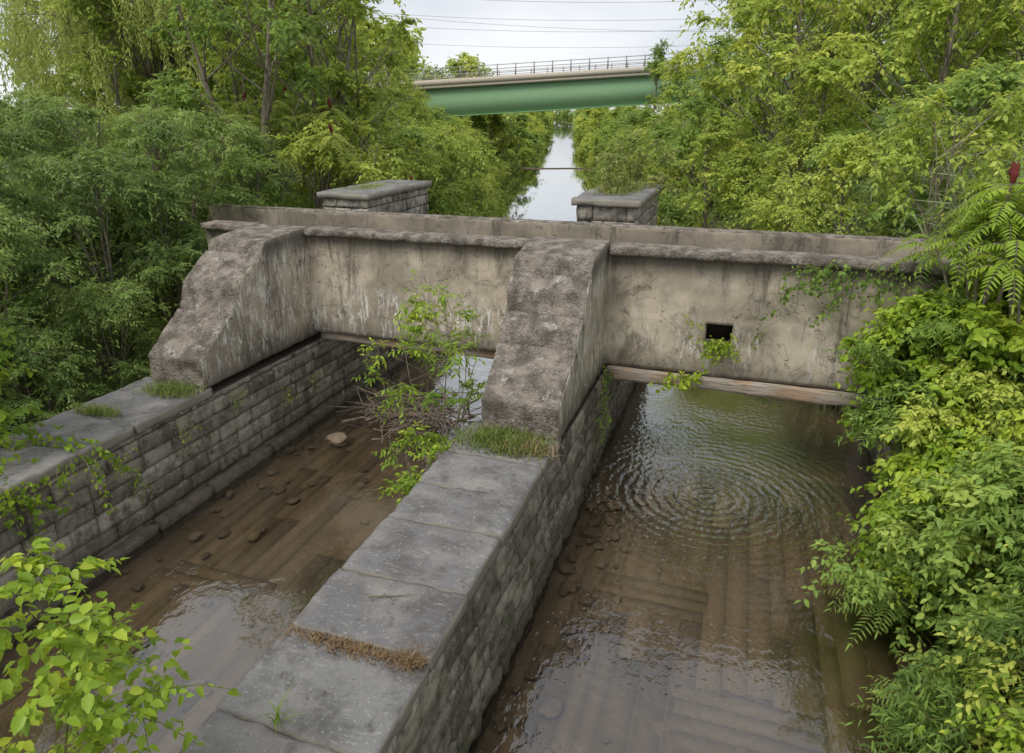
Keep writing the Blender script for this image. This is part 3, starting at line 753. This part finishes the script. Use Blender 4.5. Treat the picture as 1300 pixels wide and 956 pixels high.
place(sp3,'leafy_shrub',('stem','foliage'),(-8.75,5.1,1.55),1.0,2.2,'sprawling lime green sprigs rooted on the slab-topped pier','shrub',None)
place(sp3,'leafy_shrub',('stem','foliage'),(-8.5,4.3,1.55),.6,4.2,'low lime green sprigs rooted on the slab-topped pier','shrub',None)
ps=gen_plant(404,1.1,.6,.0,20,7,9,.09,.04,.28,L_GRASS,STEMG,.2,False,.02,5)
place(ps,'leafy_shrub',('stem','foliage'),(-2.75,14.9,4.0),.8,.3,'small loose shrub growing on a stone pedestal','shrub','plants on stone caps')
place(ps,'leafy_shrub',('stem','foliage'),(-2.5,16.0,4.0),1.25,2.3,'small loose shrub growing on a stone pedestal','shrub','plants on stone caps')

def vine(name,loc,strands,nrm,leafL,mat,label,seed):
    g=np.random.default_rng(seed); A=Acc(); AB=Acc(); nrm=np.asarray(nrm,float)
    for (p0,dr,L) in strands:
        n=max(4,int(L/.06)); p=np.array(p0,float); d=np.array(dr,float); pts=[p.copy()]
        for i in range(n):
            d=unit(d+g.normal(0,.35,3)*(1-np.abs(nrm)*.85)+np.array([0,0,-.06])); p=p+d*.06; pts.append(p.copy())
        pts=np.array(pts); Vt,Ft=tube(pts,.005,3); AB.add(Vt,Ft)
        m=len(pts)*2; P=np.repeat(pts,2,axis=0)+g.normal(0,.035,(m,3))+nrm*g.uniform(.01,.08,m)[:,None]
        D=np.array([0,0,-.8])+g.normal(0,.5,(m,3)); N=nrm+g.normal(0,.4,(m,3))
        Ls=leafL*g.uniform(.5,1.2,m); Vl,Fl,k=leaf_geo(P,D,N,Ls,Ls*.75,True); A.add(Vl,Fl,np.repeat(np.clip(g.normal(.5,.2,m),0,1),k))
    e=obj(name,loc=loc,label=label,cat='vine')
    obj('stem',AB.mesh('stem',BARK),e); obj('foliage',A.mesh('foliage',mat),e)
g=np.random.default_rng(77)
st=[((g.uniform(.9,3.3),10.46,g.uniform(3.4,3.68)),(g.uniform(-.8,.8),0,-1),g.uniform(.2,.8)) for i in range(34)]
st+=[((3.4,10.46,3.5),(-1,0,-.12),2.6),((2.8,10.46,3.45),(-1,0,-.05),2.4),((1.8,10.46,3.2),(-1,0,-.1),1.0),((1.2,10.46,3.55),(-1,0,-.05),1.9),((3.4,10.46,3.7),(-1,0,0.05),2.8)]
vine('climbing_vine',(0,0,0),st,(0,-1,0),.07,L_MID,'green ivy trailing over the concrete coping and stained wall',1)
st=[((-.38+g.uniform(0,.36),10.60,2.14+g.uniform(0,.12)),(g.uniform(-.9,.9),-.3,g.uniform(-.8,.6)),g.uniform(.15,.36)) for i in range(36)]
st+=[((-.5,10.6,2.5),(-.6,0,.3),.2)]
vine('wall_plant',(0,0,0),st,(0,-1,0),.06,L_NEAR,'small bright plant sprouting from a square drain opening',2)
st=[((g.uniform(-.9,-.4),10.58,1.62),(g.uniform(-.6,.6),-.2,.1),.3) for i in range(10)]
vine('wall_plant',(0,0,0),st,(0,-1,.3),.09,L_NEAR,'broad-leaved weed hanging from the timber under the wall',3)
st=[((g.uniform(.3,1.3),10.9,1.36),(.9,-.1,0),.4) for i in range(6)]
vine('wall_plant',(0,0,0),st,(0,-1,.3),.06,L_MID,'small weeds hanging from the timber under the wall',33)
st=[((g.uniform(-8.8,-7.7),g.uniform(3.0,5.8),1.64),(g.uniform(-.2,1),g.uniform(-.5,.5),0.05),g.uniform(.5,1.5)) for i in range(26)]
vine('climbing_vine',(0,0,0),st,(.2,0,1),.085,L_NEAR,'creeping leafy vine sprawling across pier slabs',4)
st=[((-7.5,g.uniform(3.2,5.8),1.6),(.1,g.uniform(-.5,.5),-1),g.uniform(.3,.9)) for i in range(14)]
vine('climbing_vine',(0,0,0),st,(1,0,0),.08,L_NEAR,'leafy vine hanging down rock-faced masonry',5)
for i,(y,z) in enumerate(((9.3,.9),(8.2,1.3),(7.1,1.2),(10.2,.9),(6.2,.8),(5.9,1.3))):
    st=[((-7.5,y+g.uniform(-.1,.1),z),(.2,g.uniform(-.7,.7),g.uniform(-1,.3)),.12) for k in range(4)]
    vine('wall_weed',(0,0,0),st,(1,0,.2),.045,L_NEAR,'small weed tuft rooted in masonry joints',30+i)
st=[((-1.88,g.uniform(9.6,10.5),g.uniform(1.0,2.0)),(.1,g.uniform(-.5,.5),-1),g.uniform(.3,.8)) for i in range(9)]
vine('climbing_vine',(0,0,0),st,(1,0,0),.07,L_MID,'leafy vine hanging where buttress meets the wall',6)

def tuft(loc,nb,rad,h,mat,label,seed,rx=1.,ry=1.,name='grass_tuft',w=.006,cat='grass'):
    g=np.random.default_rng(seed)
    o=np.stack([np.clip(g.normal(0,rad*rx,nb),-2*rad*rx,2*rad*rx),np.clip(g.normal(0,rad*ry,nb),-2*rad*ry,2*rad*ry),np.zeros(nb)],axis=1)
    d=unit(np.array([0,0,1.])+g.normal(0,.6,(nb,3))*np.array([1,1,.1])); L=h*g.uniform(.4,1.2,nb)[:,None]
    out=unit(d*np.array([1,1,0])+1e-5); S=np.cross(d,out); S=unit(S)*w
    m=o+d*L*.55; tip=o+d*L*.95+out*L*.35-np.array([0,0,1.])*L*.1
    V=np.stack([o-S,o+S,m+S*.8,m-S*.8,tip+S*.1,tip-S*.1],axis=1).reshape(-1,3)
    b_=np.arange(nb)[:,None]*6; F=np.concatenate([b_+np.array([[0,1,2,3]]),b_+np.array([[3,2,4,5]])],axis=1).reshape(-1,4)
    t=np.repeat(np.clip(g.normal(.5,.22,nb),0,1),2)
    return obj(name,mesh_from(name,V,F,mat,t),loc=loc,label=label,cat=cat)
tuft((-2.6,7.45,1.6),1300,.26,.20,L_GRASS,'grass tuft growing at the foot of the buttress',1,1.1,.7)
tuft((-2.3,7.35,1.6),450,.15,.15,L_DRY,'dry brown grass at the foot of the buttress',2,1.3,.6)
tuft((-8.0,7.45,1.6),600,.18,.17,L_GRASS,'grass tuft growing on the pier slab by the buttress',3,1.3,.7)
tuft((-8.4,6.5,1.6),450,.12,.12,L_GRASS,'low grass tuft in a slab joint',4,1.6,.5)
tuft((-2.62,3.76,1.545),900,.19,.055,L_DRY,'dry reddish grass strip along a slab joint',5,1.6,.26,w=.004)
tuft((-2.12,3.80,1.55),260,.06,.10,L_DRY,'dry reddish grass at the slab edge',6,1.,.8,w=.004)
tuft((-2.75,3.0,1.55),14,.02,.2,L_NEAR,'single green weed in a slab joint',7,1.,1.)
tuft((-2.6,15.2,4.02),900,.3,.3,L_GRASS,'tall grass sprouting from the pedestal cap',9,.7,1.8)
tuft((-8.5,14.6,3.95),300,.2,.12,L_GRASS,'low grass on the pedestal cap',10,.7,1.8)
# reeds
g=np.random.default_rng(12); Vs=[];Fs=[];Ts=[];nv=0
for c in range(800):
    x=g.uniform(-1.6,4.8); y=g.uniform(14.2,20)
    if clearance(x,y)<-.8: continue
    z=max(ground_z(x,y),-.1); nb=20
    o=np.stack([x+g.normal(0,.16,nb),y+g.normal(0,.16,nb),np.full(nb,z)],axis=1)+np.array([0,0,1.])*g.uniform(0,1.3,nb)[:,None]
    d=unit(np.array([0,0,1.])+g.normal(0,.28,(nb,3))); L=g.uniform(.7,1.4,nb)[:,None]; out=unit(g.normal(0,1,(nb,3))*np.array([1,1,0])); S=unit(np.cross(d,out))*.020
    m=o+d*L*.6+out*L*.12; tip=o+d*L*.8+out*L*.55-np.array([0,0,.12])*L
    V=np.stack([o-S*.7,o+S*.7,m+S,m-S,tip+S*.1,tip-S*.1],axis=1).reshape(-1,3)
    b_=np.arange(nb)[:,None]*6; F=np.concatenate([b_+np.array([[0,1,2,3]]),b_+np.array([[3,2,4,5]])],axis=1).reshape(-1,4)
    Vs.append(V);Fs.append(F+nv);nv+=len(V);Ts.append(np.repeat(np.clip(g.normal(.5,.2,nb),0,1),2))
obj('reed_bed',mesh_from('reed_bed',np.concatenate(Vs),np.concatenate(Fs),L_REED,np.concatenate(Ts)),label='bed of tall blue-green reeds along the canal bank',cat='reeds',kind='stuff')

# undergrowth
g=np.random.default_rng(13); P=[];T=[]
n=0
while n<9500:
    y=g.uniform(-4,75) if g.uniform()<.7 else g.uniform(-4,22); sd=g.choice([-1,1]); dd=g.exponential(3.5)-.3
    c=float(cx(y)); h_=float(hw(y,sd)); x=c+sd*(h_+dd)
    if dd>14 or (9<y<17.5 and sd>0 and dd<.9) : continue
    z=ground_z(x,y);
    if z<-.05: continue
    t=g.normal(.4,.18); k=9
    P.append(np.stack([x+g.normal(0,.28,k),y+g.normal(0,.28,k),z+g.uniform(0,.6,k)],axis=1)); T.append(np.clip(t+g.normal(0,.1,k),0,1)); n+=1
P=np.concatenate(P);T=np.concatenate(T);m=len(P)
V,F,k=leaf_geo(P,g.normal(0,1,(m,3))+np.array([0,0,-.1]),np.array([0,0,1.])+g.normal(0,.5,(m,3)),g.uniform(.08,.17,m),.06)
obj('undergrowth',mesh_from('undergrowth',V,F,L_MID,T),label='low leafy ground cover on the canal banks',cat='ground cover',kind='stuff')

g=np.random.default_rng(14); A=Acc()
for i in range(170):
    a=g.uniform(0,6.28); L=g.uniform(.5,1.5); el=g.uniform(-.1,.45)
    c=np.array([g.normal(0,.5),g.normal(0,.4),abs(g.normal(.14,.2))]); d=np.array([math.cos(a),math.sin(a),el])*L
    pts=np.array([c-d/2,c-d*.15+g.normal(0,.05,3),c+d*.2+g.normal(0,.05,3),c+d/2+g.normal(0,.06,3)]); pts[:,2]=np.maximum(pts[:,2],-.05)
    r0=g.choice([.006,.008,.012,.022]); Vt,Ft=tube(pts,np.linspace(r0,r0*.4,4),4); A.add(Vt,Ft)
obj('driftwood_pile',A.mesh('driftwood_pile',TWIG),loc=(-5.6,10.7,.05),label='tangled pile of brown branches caught under the wall',cat='driftwood')
for (x,y,z,rz,L) in ((-2.75,4.25,1.62,.5,.42),(-3.95,3.4,.02,1.9,1.1)):
    t=np.linspace(0,1,6); pts=np.stack([t*L,.02*np.sin(t*5),.012*np.cos(t*7)],axis=1); Vt,Ft=tube(pts,np.linspace(.009,.004,6),5)
    obj('fallen_stick',mesh_from('fallen_stick',Vt,Ft,TWIG),loc=(x,y,z),rot=(0,0,rz),label='thin pale dry stick lying on the stone',cat='stick')

def rockmesh(seed):
    import bmesh
    bm=bmesh.new(); bmesh.ops.create_icosphere(bm,subdivisions=3,radius=1)
    for v in bm.verts:
        n_=noise.noise(v.co*1.1+Vector((seed,0,0)))*.35+noise.noise(v.co*3+Vector((seed,0,0)))*.1
        v.co*=1+n_; v.co.z*=.5
    me=bpy.data.meshes.new('rock'); bm.to_mesh(me); bm.free(); me.materials.append(ROCK)
    me.polygons.foreach_set('use_smooth',[True]*len(me.polygons)); return me
RM=[rockmesh(s) for s in (1,5,9,14)]
PALE=simple('pale_boulder',(.20,.155,.10))
big=rockmesh(22); big.materials.clear(); big.materials.append(PALE)
obj('rock',big,loc=(-6.6,9.6,.03),scale=(.2,.15,.16),label='pale flat boulder poking out of shallow water',cat='rock')
rk=random.Random(4)
def rocks(n,xa,xb,ya,yb,s0,s1):
    for i in range(n):
        s=rk.uniform(s0,s1)*rk.uniform(.5,1); x=xa+(xb-xa)*rk.random()**1.6
        obj('rock',rk.choice(RM),loc=(x,rk.uniform(ya,yb),-.11+s*.15),scale=(s,s*rk.uniform(.6,1),s*rk.uniform(.6,1)),rot=(0,0,rk.uniform(0,6)),label='small brown stone lying in shallow water',cat='rock',group='stones in the shallow channel')
rocks(90,-1.78,-1.0,2.6,9.8,.04,.15); rocks(24,-.8,2.3,2.0,5.6,.03,.10); rocks(44,-7.3,-6.0,3.6,9.5,.04,.15); rocks(14,-6,-3.6,2.5,9,.03,.09)

# ------------------------------------------------------------------ green bridge
b=NB('green_girder_paint'); v=b.pos(); n=b.noise(v,.15,2.)
GREEN=b.done(b.pbr(b.mix(n,(.23,.385,.215),(.255,.41,.235)),.85,None,.1))
TAN=simple('tan_concrete_fascia',(.50,.44,.36)); STEEL=simple('grey_rail_steel',(.34,.32,.30),.5)
bl=(3.3*math.cos(TH)-60*math.sin(TH),3.3*math.sin(TH)+60*math.cos(TH),0)
br=obj('road_bridge',loc=bl,rot=(0,0,TH),label='green steel girder road bridge with tan parapet crossing the canal',cat='bridge')
def zb(x): return 5.90+.058*x
def ribbon(A,xs,y0,y1,za,zc):
    xa,xb=xs[0],xs[-1]
    V=[(xa,y0,zb(xa)+za),(xb,y0,zb(xb)+za),(xb,y1,zb(xb)+za),(xa,y1,zb(xa)+za),(xa,y0,zb(xa)+zc),(xb,y0,zb(xb)+zc),(xb,y1,zb(xb)+zc),(xa,y1,zb(xa)+zc)]
    A.add(V,[(0,1,5,4),(3,7,6,2),(4,5,6,7),(0,3,2,1),(0,4,7,3),(1,2,6,5)])
X=np.arange(-18,30.1,2)
for yo in (0,4,8):
    A=Acc(); ribbon(A,X,yo-.02,yo+.02,.06,2.2); ribbon(A,X,yo-.12,yo+.12,0,.06); ribbon(A,X,yo-.12,yo+.12,2.2,2.26)
    obj('girder',A.mesh('girder',GREEN),br)
A=Acc(); ribbon(A,X,-.30,8.6,2.27,2.5); obj('deck',A.mesh('deck',TAN),br)
for y0 in (-.33,8.4):
    A=Acc(); ribbon(A,X,y0,y0+.28,2.503,2.95); obj('parapet',A.mesh('parapet',TAN),br)
    A=Acc()
    for h_ in (3.2,3.5,3.8): ribbon(A,X,y0+.1,y0+.17,h_-.025,h_+.025)
    for x in np.arange(-18,30,1.5):
        V_,F_=box(x-.05,x+.05,y0+.09,y0+.2,zb(x)+2.95,zb(x)+3.88); A.add(V_,F_)
    obj('railing',A.mesh('railing',STEEL),br)
for x in (-13,22):
    A=Acc(); V_,F_=box(x-.6,x+.6,-.6,8.6,.5,zb(x)-.08); A.add(V_,F_); obj('support',A.mesh('support',TAN),br)

t=np.linspace(-4.5,4.5,12); y0=74.; c0=float(cx(y0))
Vt,Ft=tube(np.stack([c0+t,y0+.3*np.sin(t)+t*.25,np.full(12,.03)],axis=1),.07,6)
obj('log_boom',mesh_from('log_boom',Vt,Ft,TWIG),label='dark floating boom stretched across the canal',cat='boom')

WIRE=simple('dark_wire',(.16,.16,.165),.5)
for i,(dd,za,zc) in enumerate(((150,33,28),(150,31,26.5),(158,28.5,24.5),(158,26.2,22.6),(165,23.5,20.5),(165,30.2,22.0))):
    xa,ya=at(-22,dd*1.05); xb,yb=at(24,dd); t=np.linspace(0,1,40)
    pts=np.stack([xa+(xb-xa)*t,ya+(yb-ya)*t,za+(zc-za)*t-6*4*t*(1-t)*.5],axis=1)
    Vt,Ft=tube(pts,.027,4); obj('power_line',mesh_from('power_line',Vt,Ft,WIRE),label='thin dark overhead wire crossing the cloudy sky',cat='power line',group='overhead wires')

# ------------------------------------------------------------------ world, sun, camera
w=bpy.data.worlds.new("World"); scene.world=w; w.use_nodes=True; nt=w.node_tree; nt.nodes.clear()
o_=nt.nodes.new('ShaderNodeOutputWorld'); bg=nt.nodes.new('ShaderNodeBackground'); nt.links.new(bg.outputs[0],o_.inputs[0])
SUN_EL,SUN_AZ=58,205
sky=nt.nodes.new('ShaderNodeTexSky'); sky.sky_type='NISHITA'; sky.sun_disc=False; sky.sun_elevation=math.radians(SUN_EL); sky.sun_rotation=math.radians(SUN_AZ)
tc=nt.nodes.new('ShaderNodeTexCoord'); mp=nt.nodes.new('ShaderNodeMapping'); mp.inputs['Scale'].default_value=(1,1,3.2)
nt.links.new(tc.outputs['Generated'],mp.inputs[0])
nz=nt.nodes.new('ShaderNodeTexNoise'); nz.inputs['Scale'].default_value=2.6; nz.inputs['Detail'].default_value=6; nz.inputs['Roughness'].default_value=.5
nt.links.new(mp.outputs[0],nz.inputs['Vector'])
rp=nt.nodes.new('ShaderNodeValToRGB'); rp.color_ramp.elements[0].position=.35; rp.color_ramp.elements[0].color=(5.4,5.75,6.3,1)
rp.color_ramp.elements[1].position=.62; rp.color_ramp.elements[1].color=(7.7,7.85,8.1,1)
nt.links.new(nz.outputs[0],rp.inputs[0])
mx=nt.nodes.new('ShaderNodeMixRGB'); mx.inputs[0].default_value=.93
nt.links.new(sky.outputs[0],mx.inputs[1]); nt.links.new(rp.outputs[0],mx.inputs[2]); nt.links.new(mx.outputs[0],bg.inputs[0])
bg.inputs[1].default_value=.13
sd=bpy.data.lights.new('sun','SUN'); sd.energy=2.7; sd.angle=math.radians(28); sd.color=(1,.965,.91)
so=obj('sun',sd); el=math.radians(SUN_EL); az=math.radians(SUN_AZ)
dirv=Vector((math.sin(az)*math.cos(el),math.cos(az)*math.cos(el),math.sin(el)))
so.rotation_euler=dirv.to_track_quat('Z','Y').to_euler()
cd=bpy.data.cameras.new('camera'); cd.sensor_width=36; cd.lens=24; cd.shift_y=-.0342; cd.clip_end=5000; cd.clip_start=.05
co=obj('camera',cd,loc=(0,0,CAMZ),rot=(math.radians(90-18.4),0,TH)); scene.camera=co
scene.view_settings.view_transform='Standard'; scene.view_settings.look='None'; scene.view_settings.exposure=0
